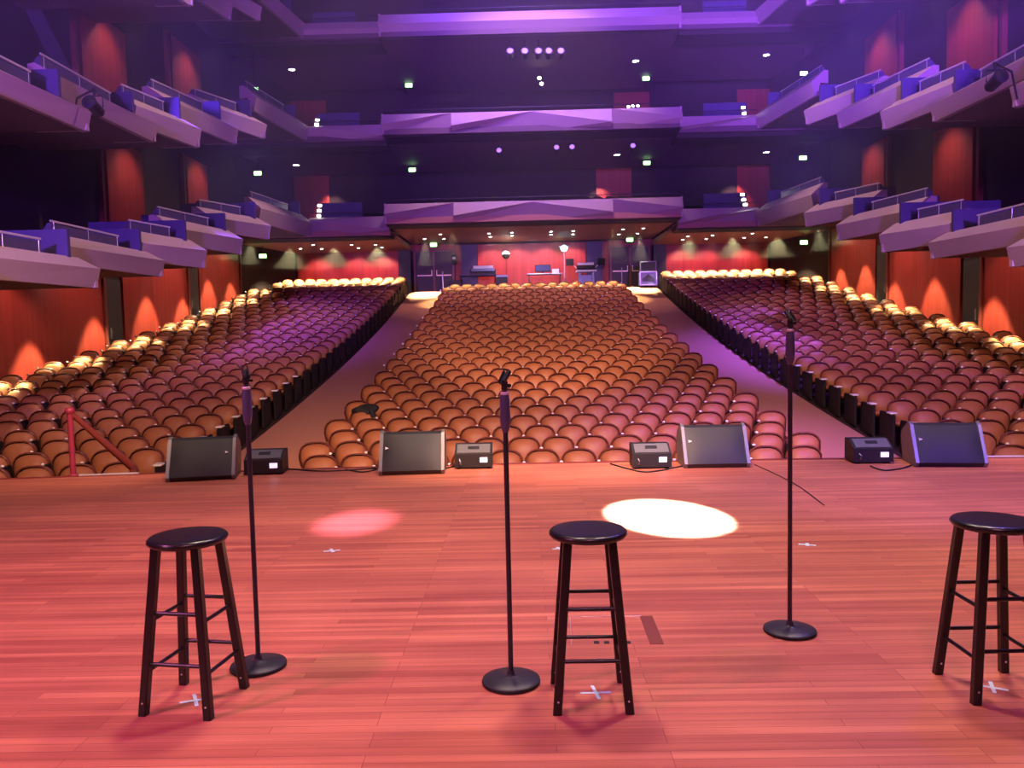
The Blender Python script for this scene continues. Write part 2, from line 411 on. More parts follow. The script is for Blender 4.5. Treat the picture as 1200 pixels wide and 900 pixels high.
def make_box(s, k, t):
    d1, x1 = NODES[k][0], NODES[k][1]            # far end, the nose
    d0 = NODES[k + 1][0] + (2.1 if k == 0 else 0)
    jog = (1.0, 1.0, .95, .5, .6, .35, .3)[k]
    x0 = min(x1, NODES[k + 1][1]) + jog                              # near end, set back
    zb = NODES[k][2 + t]; h = .98 if k == 0 else (.78 if k < 4 else .7 - .02 * k)
    zt = zb + h
    side = 'left' if s < 0 else 'right'
    root = empty('balcony_box', (s * 11.5, (d0 + d1) / 2, zb),
                 'pale folded-front balcony box on the %s side, %s tier, %s from the back' % (side, TN[t], ORD[k]), 'balcony', 'side balcony boxes')
    off = -root.location
    kids = []
    A, B_ = (s * x0, d0 - .02), (s * x1, d1)
    if s < 0: out = (1, -.35); fascia_parts(root, A, B_, zt, zb, .52, .60, (1, -.35), .46, .02)
    else: out = (-1, -.35); fascia_parts(root, B_, A, zt, zb, .60, .52, (-1, -.35), .46, .02)
    # return of the nose
    q = MB(); q.box((s * (x1 + .48), d1 - .06, zb + h * .29), (1.0, .10, h * .56)); q.build('return_panel', MT['fascia'], root)
    # slab and underside
    sl = MB(); P4 = [(s * x0, d0), (s * x1, d1 - .1), (s * (WX - .02), d1 - .1), (s * (WX - .02), d0)]
    if s > 0: P4 = P4[::-1]
    P4 = P4[::-1] if True else P4
    # counter-clockwise from above
    ar = sum(P4[i][0] * P4[(i + 1) % 4][1] - P4[(i + 1) % 4][0] * P4[i][1] for i in range(4))
    if ar < 0: P4 = P4[::-1]
    ins = []
    for (x, y) in P4:
        x = x if abs(x) > 13 else x + s * .12
        ins.append((x, y))
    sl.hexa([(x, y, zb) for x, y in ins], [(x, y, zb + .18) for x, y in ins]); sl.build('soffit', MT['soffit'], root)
    # hand rail with a slanted dark panel behind the front
    ax = Vector((s * (x0 + .44), d0 + .3, 0)); bx = Vector((s * (x1 + .50), d1 - .35, 0)); dv = bx - ax
    r = MB(); a2 = ax + dv * .02; b2 = ax + dv * .80
    r.tube([a2 + Vector((0, 0, zt + .24)), b2 + Vector((0, 0, zt + .24))], .022, 6)
    for u in (.05, .42, .78):
        p = ax + dv * u; r.tube([p + Vector((0, 0, zt - .05)), p + Vector((0, 0, zt + .24))], .008, 5)
    r.build('rail', MT['silver'], root)
    g = MB(); oo = Vector((s * .22, 0, 0))
    g.hexa(*([[a2 + Vector((0, 0, zt - .02)), b2 + Vector((0, 0, zt - .02)), b2 + oo + Vector((0, 0, zt - .02)), a2 + oo + Vector((0, 0, zt - .02))][::(-1 if s < 0 else 1)],
             [a2 + Vector((0, 0, zt + .20)), b2 + Vector((0, 0, zt + .20)), b2 + oo * .3 + Vector((0, 0, zt + .2)), a2 + oo * .3 + Vector((0, 0, zt + .2))][::(-1 if s < 0 else 1)]]))
    g.build('rail_panel', MT['railpanel'], root)
    # divider to the next box
    q = MB(); q.box((s * (x1 + 1.7), d1 - .18, zb + h + .02), (2.6, .1, .95)); q.build('divider', MT['divider'], root)
    for c in root.children: c.location = off
    return root
for s in (-1, 1):
    for t in range(3):
        for k in range(len(NODES) - 1):
            make_box(s, k, t)

# rear fronts: a wide centre piece and a wing each side, per tier
REAR = [(6.97, 6.14, 6.62, 5.80), (10.68, 9.84, 10.55, 9.86), (14.75, 13.85, 14.9, 14.2)]
CX = 6.28
for t, (zt, zb, wt, wb_) in enumerate(REAR):
    root = empty('rear_balcony', (0, 34.5, zb), 'wide pale folded front of the rear balcony, %s tier, over the centre block' % TN[t], 'balcony', 'rear balcony fronts')
    seg = [(-CX, -3.35, .45, .92), (-3.35, 0, .30, .88), (0, 3.35, .88, .30), (3.35, CX, .92, .45)]
    if t == 2: seg = [(-CX, 0, .5, .5), (0, CX, .5, .5)]
    for x0, x1, fa, fb in seg:
        fascia_parts(root, (x0, 34.5), (x1, 34.5), zt, zb, fa, fb, (0, -1))
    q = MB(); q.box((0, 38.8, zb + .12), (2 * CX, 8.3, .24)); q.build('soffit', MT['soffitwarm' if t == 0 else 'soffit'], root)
    for s in (-1, 1):
        q = MB(); q.box((s * (CX - .04), 35.3, (zt + zb) / 2), (.08, 1.5, zt - zb)); q.build('return_panel', MT['fascia'], root)
    q = MB(); q.tube([(-CX, 34.65, zt + .16), (CX, 34.65, zt + .16)], .022, 6)
    for i in range(13): q.tube([(-CX + i * CX / 6, 34.65, zt - .02), (-CX + i * CX / 6, 34.65, zt + .16)], .014, 5)
    q.build('rail', MT['stand'], root)
    q = MB()  # stepped floor of the tier
    for i in range(7): q.box((0, 35.6 + i * 1.25, zt - .75 + i * .24), (2 * CX, 1.3, .24))
    q.build('stepped_floor', MT['dark'], root)
    for c in root.children: c.location = -root.location
    for s in (-1, 1):
        root = empty('rear_balcony', (s * 8, 35.6, wb_), 'pale folded wing of the rear balcony, %s tier, %s of the centre' % (TN[t], 'left' if s < 0 else 'right'), 'balcony', 'rear balcony wings')
        xa, xb = (-9.75, -CX) if s < 0 else (CX, 9.75)
        fa, fb = (.85, .25) if s < 0 else (.25, .85)
        if t == 2: fa = fb = .5
        fascia_parts(root, (xa, 35.6), (xb, 35.6), wt, wb_, fa, fb, (0, -1))
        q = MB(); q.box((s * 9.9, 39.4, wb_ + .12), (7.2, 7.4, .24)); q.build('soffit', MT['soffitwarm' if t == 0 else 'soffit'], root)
        q = MB(); q.box((s * 8.55, 36.6, wt + .25), (1.9, .1, 1.0)); q.build('divider', MT['divider'], root)
        q = MB(); q.tube([(xa, 35.75, wt + .2), (xb, 35.75, wt + .2)], .022, 6); q.build('rail', MT['stand'], root)
        q = MB()
        for i in range(6): q.box((s * 9.9, 36.6 + i * 1.3, wt - .75 + i * .24), (7.2, 1.35, .24))
        q.build('stepped_floor', MT['dark'], root)
        for c in root.children: c.location = -root.location

# ================================================================ SEATS
def outline(n=18, hw=.250, hh=.226):
    pts = []
    for i in range(n):
        t = 2 * PI * i / n; c, s_ = math.cos(t), math.sin(t)
        e = 2 / 2.7
        pts.append((hw * math.copysign(abs(c) ** e, c) * (1 if s_ > 0 else .93), hh * math.copysign(abs(s_) ** e, s_)))
    return pts
TILT = Matrix.Rotation(math.radians(-11), 4, 'X'); BC = Matrix.Translation((0, .12, .595))
def backrest_mb(n=18, rings=((1.0, .015), (.95, -.04), (.82, -.095), (.54, -.135), (.26, -.148))):
    o = MB(); vs = []; out = outline(n)
    for sc, y in rings:
        for x, z in out: vs.append(Vector((x * sc, y, z * sc - (1 - sc) * .03)))
    vs.append(Vector((0, rings[-1][1] - .003, -.03)))
    fs = []; r = len(rings)
    for i in range(r - 1):
        for j in range(n):
            q = (j + 1) % n; fs.append((i * n + q, i * n + j, (i + 1) * n + j, (i + 1) * n + q))
    for j in range(n): fs.append(((r - 1) * n + (j + 1) % n, (r - 1) * n + j, r * n))
    o.add(vs, [tuple(reversed(f)) for f in fs], 0, True)
    r_ = MB(); r_.merge(o, BC @ TILT); return r_
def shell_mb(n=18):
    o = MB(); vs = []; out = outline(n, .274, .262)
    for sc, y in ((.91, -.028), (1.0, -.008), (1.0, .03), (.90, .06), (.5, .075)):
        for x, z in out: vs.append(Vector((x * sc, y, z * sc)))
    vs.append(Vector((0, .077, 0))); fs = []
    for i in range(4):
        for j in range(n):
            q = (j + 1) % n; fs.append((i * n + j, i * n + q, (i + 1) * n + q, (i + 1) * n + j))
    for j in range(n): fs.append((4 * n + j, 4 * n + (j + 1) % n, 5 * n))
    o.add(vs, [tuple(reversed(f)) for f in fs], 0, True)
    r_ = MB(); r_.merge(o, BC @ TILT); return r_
def cushion_mb():
    o = MB(); o.box((0, -.10, .41), (.47, .40, .10), rot=rotx(math.radians(-14)), bev=.035); return o
def arm_mb(x):
    o = MB(); o.box((x, -.04, .67), (.045, .26, .03), bev=.01); o.box((x, .03, .35), (.035, .20, .60)); return o
def cap_mb(x):
    o = MB(); o.lathe([(0.001, .024), (.022, .016), (.030, 0), (.022, -.016), (0.001, -.02)], 8, (x, -.17, .70)); return o
def endpanel_mb(x):
    o = MB(); o.box((x, .04, .31), (.05, .81, .62), bev=.02); return o
def endcap_mb(x):
    o = MB(); o.box((x, -.22, .636), (.13, .22, .035), bev=.012); return o
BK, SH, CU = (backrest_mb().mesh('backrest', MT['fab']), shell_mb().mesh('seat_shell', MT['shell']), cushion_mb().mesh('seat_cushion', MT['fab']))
AR = arm_mb(-.277).mesh('armrest', MT['seatdark']); CP = cap_mb(-.277).mesh('arm_cap', MT['cream'])
AR2 = arm_mb(.277).mesh('armrest', MT['seatdark']); CP2 = cap_mb(.277).mesh('arm_cap', MT['cream'])
EP = {s: endpanel_mb(s * .285).mesh('end_panel', MT['seatdark']) for s in (-1, 1)}
EC = {s: endcap_mb(s * .285).mesh('end_cap', MT['cream']) for s in (-1, 1)}
def seat_master(end):
    r = empty('auditorium_seat', (0, 0, -50), 'tan auditorium seat', 'seat', 'auditorium seats')
    def ch(nm, me, p=None):
        o = bpy.data.objects.new(nm, me); C.objects.link(o); o.parent = p or r; return o
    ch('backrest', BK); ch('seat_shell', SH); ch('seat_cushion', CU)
    if end not in (-1, 3): a = ch('armrest', AR); ch('arm_cap', CP, a)
    if end == 2: a = ch('armrest', AR2); ch('arm_cap', CP2, a)
    if end in (-1, 1):
        e = ch('end_panel', EP[end]); e['label'] = 'dark end panel facing the aisle'; ch('end_cap', EC[end], e)
    return r
seats = []   # (dist, block, row, idx_from_aisle, x, y, z, rz, end)
SP = .55
for i in range(34):
    d = ROW0 + PITCHR * i
    kc = kcurve(d)
    if i <= 30:
        hw = 4.36
        n = int(2 * hw / SP)
        if (n + i) % 2: n -= 1
        for j in range(n):
            x = (j - (n - 1) / 2) * SP
            seats.append(('centre', i, j, x, 3 if j == 0 else 0, d, kc))
    for s in (-1, 1):
        x0 = 6.42 + (.275 if i % 2 else 0) * 0
        n = 12 if i < 28 else 12 - (i - 28) // 3
        for j in range(n):
            x = s * (x0 + j * (.550 if i % 2 else .574))
            seats.append(('left' if s < 0 else 'right', i, j, x, (1 if s < 0 else -1) if j == 0 else 0, d, kc))
full = []
for blk, i, j, x, end, d, kc in seats:
    y = d - kc * x * x / 2; z = gz(d) + .005
    rz = math.atan(kc * x) * -1
    v = Vector((x, y, z + .7)) - CAM; w = v.dot(fwd); px = 600 + F * v.dot(RV) / w; py = 450 - F * v.dot(UV) / w
    if px < -25 or px > 1225: vis = False
    else: vis = True
    full.append((w, vis, blk, i, j, Vector((x, y, z)), rz, end))
viss = sorted([f for f in full if f[1]], key=lambda f: f[0])
near = viss[:300]; rest = viss[300:]
masters = {}
for w, vis, blk, i, j, loc, rz, end in near:
    aisle = 'from the left aisle' if blk == 'centre' else 'from the aisle'
    lab = 'tan seat, %s block, %s row from the stage, %s seat %s' % (blk, ORD[i], ORD[j], aisle)
    g = 'nearest seats of the %s block' % blk
    if end not in masters:
        m = seat_master(end); masters[end] = m; m.location = loc; m.rotation_euler = (0, 0, rz); m['label'] = lab; m['group'] = g
    else: dup(masters[end], loc, rz, lab, g)
# the remaining rows as one body of seats
low = MB()
bl = backrest_mb(12, ((1.0, .0), (.93, -.04), (.6, -.08))); lowm = {}
for end in (0, 3, -1, 1):
    q = MB(); I = Matrix.Identity(4); q.merge(bl, I)
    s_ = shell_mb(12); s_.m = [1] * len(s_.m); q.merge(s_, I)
    if end != 3: a = arm_mb(-.277); a.m = [2] * len(a.m); q.merge(a, I)
    if abs(end) == 1: e = endpanel_mb(end * .285); e.m = [2] * len(e.m); q.merge(e, I)
    c = MB(); c.box((-.277, -.17, .70), (.045, .045, .036)); c.m = [3] * len(c.m); q.merge(c, I)
    lowm[end] = q
for w, vis, blk, i, j, loc, rz, end in rest:
    low.merge(lowm[end], Matrix.Translation(loc) @ Matrix.Rotation(rz, 4, 'Z'))
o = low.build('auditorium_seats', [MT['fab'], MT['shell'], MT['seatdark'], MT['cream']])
tag(o, 'mass of tan auditorium seats filling the farther rows up to the back wall', 'seats', None, 'stuff')
# seats of the rear balconies
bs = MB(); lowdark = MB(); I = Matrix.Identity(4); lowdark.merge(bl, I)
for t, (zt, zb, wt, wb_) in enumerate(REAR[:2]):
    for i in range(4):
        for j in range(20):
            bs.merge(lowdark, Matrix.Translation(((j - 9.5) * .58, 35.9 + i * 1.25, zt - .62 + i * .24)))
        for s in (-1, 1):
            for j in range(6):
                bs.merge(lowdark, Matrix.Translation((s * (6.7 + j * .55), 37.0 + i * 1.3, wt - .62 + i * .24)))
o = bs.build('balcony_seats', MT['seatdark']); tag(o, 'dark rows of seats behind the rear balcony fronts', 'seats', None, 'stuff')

# ================================================================ LAMPS
def downlight(loc, label, group, lamp=None, col=WARM, r=.085, ang=70, tilt=(0, 0)):
    root = empty('ceiling_downlight', loc, label, 'lamp', group)
    q = MB(); q.lathe([(r + .03, 0), (r + .03, -.03), (r, -.03), (r, -.005)], 14); q.build('trim_ring', MT['silver'], root)
    q = MB(); q.lathe([(r * .98, -.024), (r * .6, -.034), (.001, -.038)], 12); q.build('bulb', MT['lampglow'], root)
    if lamp:
        l = bpy.data.lights.new('downlight_beam', 'SPOT'); l.energy = lamp; l.color = col; l.spot_size = math.radians(ang); l.spot_blend = .7; l.shadow_soft_size = .05
        lo = bpy.data.objects.new('downlight_beam', l); C.objects.link(lo); lo.parent = root; lo.location = (0, 0, -.06); lo.rotation_euler = (tilt[0], tilt[1], 0)
    return root
# under the lowest rear balcony
cen = [(497.5, 279.5), (516, 274), (520, 279.5), (573, 273), (574.6, 277), (600, 272), (600, 275.6), (645.8, 271), (645.6, 274.6), (671.8, 270), (671.4, 274), (725, 274), (730, 268), (747, 273), (754, 267)]
wing = [(352, 291), (367, 286.5), (377, 291), (412, 286.5), (420, 290), (440, 286.5), (447.5, 289.5), (800, 280.5), (806, 276.5), (827.6, 279.5), (835, 275.4), (872, 278), (881.6, 273), (897.5, 277.7)]
for n, (px, py) in enumerate(cen):
    p = P(px, py, z=6.13)
    downlight(p, 'round downlight in the soffit over the last centre rows, %s from the left' % ORD[n], 'downlights under the rear balcony', 420 if n % 2 else None, (1, .80, .55), .075, 62)
for n, (px, py) in enumerate(wing):
    p = P(px, py, z=5.79); p.y = min(p.y, 42.4)
    side = 'left' if px < 600 else 'right'; m = n if n < 7 else n - 7
    downlight(p, 'round downlight in the %s wing soffit of the lowest tier, %s from the left' % (side, ORD[m]), 'downlights under the rear balcony wings', 340 if n % 2 == 0 else None, (1, .80, .55), .075, 66)
# strong warm lamps over the last rows, in the wings' soffits and under the side boxes
for s in (-1, 1):
    for k, d in enumerate((38.9, 38.9, 38.9)):
        spot('row_lamp', (s * (7.4 + k * 2.1), d, 5.7), (s * (7.4 + k * 2.1), 39.2, 3.4), 2600, (1, .86, .44), 95, .5, .05)
    spot('aisle_lamp', (s * 5.15, 39.3, 6.0), (s * 5.15, 39.0, 3.3), 2600, (1, .84, .55), 40, .3, .05)
for x in (-11.2, -9.2, -7.8, -2.1, -.7, .7, 2.1, 7.8, 9.2, 11.2):
    zc = 6.05 if abs(x) < 6 else 5.75
    spot('back_wall_lamp', (x, 41.9, zc), (x, 43, zc - 1.5), 190, (1, .36, .42), 92, .7, .05)  # added unseen spots, brighten the red rear wall
for x in (-3.6, -1.2, 1.2, 3.6):
    spot('row_lamp', (x, 36.7, 6.0), (x, 36.75, 3.5), 1000, (1, .82, .42), 60, .5, .05)
SIDEL = [(36.2, 5.7), (33.6, 5.7), (31.0, 4.8), (28.0, 4.8), (24.5, 4.0), (21.2, 3.3), (17.8, 2.9), (15.6, 2.5)]
for s in (-1, 1):
    for k, (d, z) in enumerate(SIDEL):
        spot('side_row_lamp', (s * 12.55, d, z), (s * 12.7, d - .1, gz(d)), 2300, (1, .95, .50), 52, .35, .05)
        spot('wall_lamp', (s * 12.0, d - 1.2, z - .05), (s * 13.6, d - 1.2, z - 2.6), 95, (1, .62, .50), 112, .5, .05)
# lamps on the rear walls of the tiers
up = [(342, 81, 11.0), (347, 193, 0), (745, 71, 0), (723, 181, 0), (898, 64, 0), (898, 178, 0)]
for n, (px, py, _) in enumerate(up):
    p = P(px, py, z=(9.78 if py > 150 else 13.8) if 600 < px < 800 else (9.8 if py > 150 else 14.15))
    tier = 'lowest' if py > 150 else 'middle'
    where = 'left wing' if px < 600 else ('right wing' if px > 850 else 'centre')
    downlight(p, 'bright single lamp above the %s tier at the back, %s' % (tier, where), 'lamps above the rear balconies', None, r=.15)
    q = Vector((p.x + (.7 if px < 600 else -.4), 43.7, p.z - .3))
    spot('wall_scallop_lamp', q, (q.x, 44.5, q.z - 1.6), 300, (1, .6, .55), 80, .8, .05)
# tier side panels: one lamp each
for s in (-1, 1):
    for y, z in ((17.4, 6.1), (27.0, 7.7), (33.0, 8.5), (26.0, 11.4), (32.4, 12.6), (17.4, 9.4)):
        spot('wall_lamp', (s * 12.2, y, z + .3), (s * 13.6, y, z - 1.6), 120, (1, .66, .62), 95, 1, .1)

def hang(p):
    """height of the soffit over a point under the tiers"""
    zs = (6.14, 9.84, 13.85) if abs(p.x) < 6.28 else (5.8, 9.86, 14.2)
    return min([z for z in zs if z > p.z] + [20.4])
spot('desk_light', (0, 39.0, 6.05), (0, 40.6, 4.0), 420, (.75, .72, 1), 120, .8, .05)  # added unseen fill that whitens the sound desks
# exit signs
ex = [(308, 300, 38.8, 5.6, 'over the dark corner door at left'), (508, 287, 42.6, 0, 'over the left pair of rear doors'), (738, 281, 42.6, 0, 'over the right pair of rear doors'), (942, 284, 38.8, 0, 'over the dark corner door at right'),
      (302, 203, 38.5, 0, 'above the lowest tier at left'), (483, 199, 41.0, 0, 'above the lowest tier, left of its middle'), (758, 191, 41.0, 0, 'above the lowest tier, right of its middle'), (941, 185, 38.5, 0, 'above the lowest tier at far right'),
      (298, 105, 36.4, 0, 'above the middle tier at left'), (479, 100, 41.0, 0, 'above the middle tier, left of its middle'), (757, 92, 41.0, 0, 'above the middle tier, right of its middle'), (942, 86, 38.5, 0, 'above the middle tier at far right')]
for px, py, y, _, wh in ex:
    p = P(px, py, y=y)
    r = empty('exit_sign', p, 'small glowing green exit sign ' + wh, 'sign', 'green exit signs')
    q = MB(); q.box((0, .04, 0), (.46, .07, .27), bev=.01); q.build('sign_housing', MT['seatdark'], r)
    q = MB(); q.box((0, -.005, 0), (.34, .02, .17), bev=.008); q.build('lit_face', MT['exitglow'], r)
    hs = hang(p) - p.z; q = MB(); q.box((0, .04, hs / 2 + .06), (.03, .03, hs - .12)); q.build('hanging_rod', MT['seatdark'], r)

# step lights and theatre lamps on the tiers
def lantern(p, label, glow='violetglow', group='stage lanterns hung at the back', sc=1.0, ty=0, hung=True):
    r = empty('stage_lantern', p, label, 'lamp', group)
    R_ = rotx(math.radians(75))
    q = MB(); q.lathe([(.06 * sc, -.22 * sc), (.10 * sc, -.16 * sc), (.11 * sc, .12 * sc), (.13 * sc, .2 * sc)], 12, rot=R_); q.build('lantern_body', MT['stand'], r)
    q = MB(); q.lathe([(.115 * sc, .19 * sc), (.06 * sc, .215 * sc), (.001, .22 * sc)], 12, rot=R_); q.build('lens', MT[glow], r)
    q = MB(); q.tube([(-.15 * sc, 0, 0), (-.15 * sc, 0, .2 * sc), (.15 * sc, 0, .2 * sc), (.15 * sc, 0, 0)], .012 * sc, 6); q.tube([(0, 0, .2 * sc), (0, 0, (hang(p) - p.z) if hung else .34 * sc)], .016 * sc, 6); q.build('yoke', MT['stand'], r)
    return r
for n, px in enumerate((598, 615, 631, 643, 657)):
    lantern(P(px, 63.5, y=35.5), 'violet-lit stage lantern above the middle tier, %s of the row of five from left' % ORD[n], group='violet lanterns above the middle tier', sc=1.3)
for n, (px, py) in enumerate(((585, 179), (652, 175.5), (670, 175), (741, 173.5))):
    lantern(P(px, py, y=36.8), 'dim violet stage lantern below the middle tier, %s from left' % ORD[n], group='violet lanterns below the middle tier', sc=1.2)
for n, (px, py) in enumerate(((632, 94), (634.5, 100.5))):
    lantern(P(px, py, y=39.3), '%s of the two bright lamps in the control booth at the back' % ('upper', 'lower')[n], 'lampglow', 'booth lamps', .9)
for n, (px, py) in enumerate(((736, 127), (741, 126), (747, 126))):
    lantern(P(px, py, y=38.5), 'bright white small lamp on the middle tier below a red panel, %s from left' % ORD[n], 'lampglow', 'desk lamps on the middle tier', .7, hung=False)
sl = [(372, 142), (371, 147), (871, 127), (872, 134), (374.5, 242), (374, 248), (373.5, 254), (870, 229), (871.5, 235), (873.5, 241)]
for n, (px, py) in enumerate(sl):
    p = P(px, py - 1, y=35.9)
    r = empty('step_light', p, 'tiny white step light on the %s tier at the %s wing, %s from the top' % ('middle' if py < 200 else 'lowest', 'left' if px < 600 else 'right', ORD[(n % 2) if n < 4 else (n - 4) % 3]), 'lamp', 'step lights')
    q = MB(); q.box((0, 0, 0), (.16, .05, .10), bev=.02); q.build('lens', MT['lampglow'], r)
    q = MB(); q.box((0, .04, 0), (.20, .05, .14)); q.build('housing', MT['stand'], r)
# lanterns clamped on the nearest fronts
for px, py, wh, dd, xx in ((111, 126, 'left', 14.9, -8.5), (1166, 96, 'right', 14.9, 8.5)):
    p = P(px, py, y=14.6)
    L_ = lantern(p, 'black stage lantern clamped to the middle tier front at %s' % wh, 'rubber', 'lanterns clamped on the side tiers', 1.0, hung=False)
    q = MB(); sx = 1 if px > 600 else -1; q.tube([(0, 0, .2), (0, .05, .34), (sx * .55, .45, .30), (sx * .75, .6, -.15)], .02, 6); q.build('clamp_arm', MT['stand'], L_)

# ================================================================ BACK OF THE HALL: sound desks
z0 = gz(60)
YD = 40.4
def X_(px, y=YD): return P(px, 320, y=y).x
# long desk with mixer
def desk(x, w, label, y=YD, h=.78, top='white'):
    r = empty('trestle_table', (x, y, z0), label, 'table')
    q = MB(); q.box((0, 0, h), (w, .75, .05), bev=.01); q.build('tabletop', MT[top], r)
    for sx in (-1, 1):
        for sy in (-1, 1):
            q = MB(); q.tube([(sx * (w / 2 - .15), sy * .3, 0), (sx * (w / 2 - .1), sy * .3, h - .02)], .022, 6); q.build('leg', MT['stand'], r)
    return r
t1x = (X_(545) + X_(580)) / 2
desk(t1x - .1, 1.9, 'table under the mixing desk left of the rear wall middle', top='navy')
def mixer(x, zt, w, label, y=YD):
    r = empty('mixing_desk', (x, y, zt), label, 'mixer')
    q = MB(); q.add([(-w / 2, -.35, 0), (w / 2, -.35, 0), (w / 2, .35, 0), (-w / 2, .35, 0), (-w / 2, -.35, .10), (w / 2, -.35, .10), (w / 2, .35, .32), (-w / 2, .35, .32)],
                [(3, 2, 1, 0), (4, 5, 6, 7), (0, 1, 5, 4), (1, 2, 6, 5), (2, 3, 7, 6), (3, 0, 4, 7)]); q.build('console_body', MT['cab'], r)
    q = MB(); q.box((0, .06, .262), (w * .92, .5, .02), rot=rotx(math.radians(17.4))); q.build('fader_panel', MT['bluecase'], r)
    q = MB(); q.box((0, .30, .42), (w * .8, .05, .14), bev=.01); q.build('meter_bridge', MT['label'], r)
    return r
mixer(t1x + .15, z0 + .806, 1.25, 'mixing desk with pale meter bridge left of the rear wall middle')
# second table with laptop
t2x = (X_(618) + X_(658)) / 2
desk(t2x, 1.75, 'white-topped trestle table in front of the red rear wall', top='white')
r = empty('monitor_screen', (t2x - .08, YD, z0 + .806), 'black flat monitor on the white-topped trestle table', 'monitor')
q = MB(); q.box((0, 0, .27), (.78, .05, .34), bev=.012); q.build('screen_frame', MT['cab'], r)
q = MB(); q.box((0, -.03, .27), (.70, .012, .27)); q.build('screen', MT['navy'], r)
q = MB(); q.box((0, .02, .05), (.08, .04, .12)); q.box((0, 0, .01), (.34, .2, .02)); q.build('stand', MT['cab'], r)
r = empty('laptop', (t2x + .55, YD - .1, z0 + .806), 'small pale laptop right of the black monitor on the trestle table', 'laptop')
q = MB(); q.box((0, 0, .012), (.34, .24, .02), bev=.005); q.build('keyboard_base', MT['silver'], r)
q = MB(); q.box((0, .13, .12), (.34, .015, .22), rot=rotx(math.radians(-10))); q.build('screen', MT['label'], r)
# console on a stand with two wing screens
t3x = (X_(676) + X_(700)) / 2 - .05
r = empty('lighting_console', (t3x, YD, z0), 'lighting console on a violet-lit stand with two tilted side screens', 'console')
q = MB()
for s in (-1, 1): q.box((s * .33, 0, .42), (.1, .5, .84), bev=.015)
q.box((0, .1, .45), (.6, .06, .5)); q.build('stand', MT['bluecase'], r)
q = MB(); q.box((0, 0, .88), (1.0, .65, .10), bev=.02); q.build('console_body', MT['label'], r)
q = MB(); q.box((0, .05, 1.03), (.9, .42, .16), rot=rotx(math.radians(20)), bev=.01); q.build('fader_panel', MT['cab'], r)
q = MB(); q.box((0, .2, 1.26), (.8, .10, .12), bev=.01); q.build('meter_bridge', MT['label'], r)
for s in (-1, 1):
    q = MB(); q.box((s * .78, .15, 1.35), (.40, .05, .34), rot=rotz(s * .35), bev=.01); q.build('screen', MT['cab'], r)
    q = MB(); q.tube([(s * .45, .15, 1.05), (s * .72, .17, 1.3)], .025, 6); q.build('screen_arm', MT['silver'], r)
# followspot like round lamp, lamp on a tall pole
p = P(593, 299, y=41.2)
r = empty('round_lamp', (p.x, 41.2, z0), 'round black lamp with a white top on a thin stand before the red wall', 'lamp')
q = MB(); q.tube([(0, 0, 0), (0, 0, p.z - z0 - .15)], .015, 6); q.lathe([(.22, 0), (.2, .03), (.02, .05)], 14); q.build('stand', MT['stand'], r)
q = MB(); q.lathe([(.001, -.2), (.11, -.17), (.19, -.07), (.2, .0), (.19, .05)], 16, (0, 0, p.z - z0)); q.build('lamp_shell', MT['cab'], r)
q = MB(); q.lathe([(.185, .04), (.15, .13), (.08, .18), (.001, .2)], 16, (0, 0, p.z - z0)); q.build('lamp_cap', MT['lampglow'], r); MT_cap = None
p = P(661, 291, y=41)
r = empty('pole_lamp', (p.x, 41, z0), 'tall pole lamp with a glowing pale blue head beside the red wall', 'lamp')
q = MB(); q.tube([(0, 0, .02), (0, 0, p.z - z0 - .1)], .03, 7); q.build('pole', MT['silver'], r)
for a in range(3):
    q = MB(); t = a * 2 * PI / 3; q.tube([(0, 0, .5), (.35 * math.cos(t), .35 * math.sin(t), .02)], .018, 5); q.build('leg', MT['silver'], r)
q = MB(); q.lathe([(.001, -.16), (.12, -.13), (.19, 0), (.16, .10), (.001, .17)], 14, (0, 0, p.z - z0)); q.build('lamp_head', MT['coolglow'], r)
q = MB(); q.tube([(-.25, 0, p.z - z0 + .12), (-.14, 0, p.z - z0)], .03, 6); q.tube([(.25, 0, p.z - z0 + .12), (.14, 0, p.z - z0)], .03, 6); q.build('barn_door', MT['silver'], r)
# small cabinet with white top, speaker on a stand, floor box
for px, w, h, lab, m2 in ((588, .55, .75, 'short dark equipment case with pale blue top between the two tables', 'bluecase'), (534, .6, .55, 'low black equipment case beside the left pair of rear doors', 'cab')):
    x = X_(px); r = empty('equipment_case', (x, YD, z0), lab, 'case')
    q = MB(); q.box((0, 0, h / 2), (w, .5, h - .1), bev=.02); q.build('case_body', MT['cab'], r)
    q = MB(); q.box((0, 0, h - .03), (w + .03, .52, .10), bev=.02); q.build('lid', MT[m2], r)
p = P(530.5, 302, y=41.8)
r = empty('wall_speaker', (p.x, 42.6, p.z), 'small black loudspeaker on the wall beside the left rear doors', 'speaker')
q = MB(); q.box((0, 0, 0), (.26, .28, .5), bev=.02, rot=rotx(.2)); q.build('cabinet', MT['cab'], r)
q = MB(); q.lathe([(.001, .03), (.08, .02), (.10, 0)], 12, (0, -.14, .06), rot=rotx(PI / 2)); q.build('cone', MT['label'], r)
q = MB(); q.tube([(0, .1, 0), (0, .45, 0)], .025, 6); q.build('bracket', MT['stand'], r)
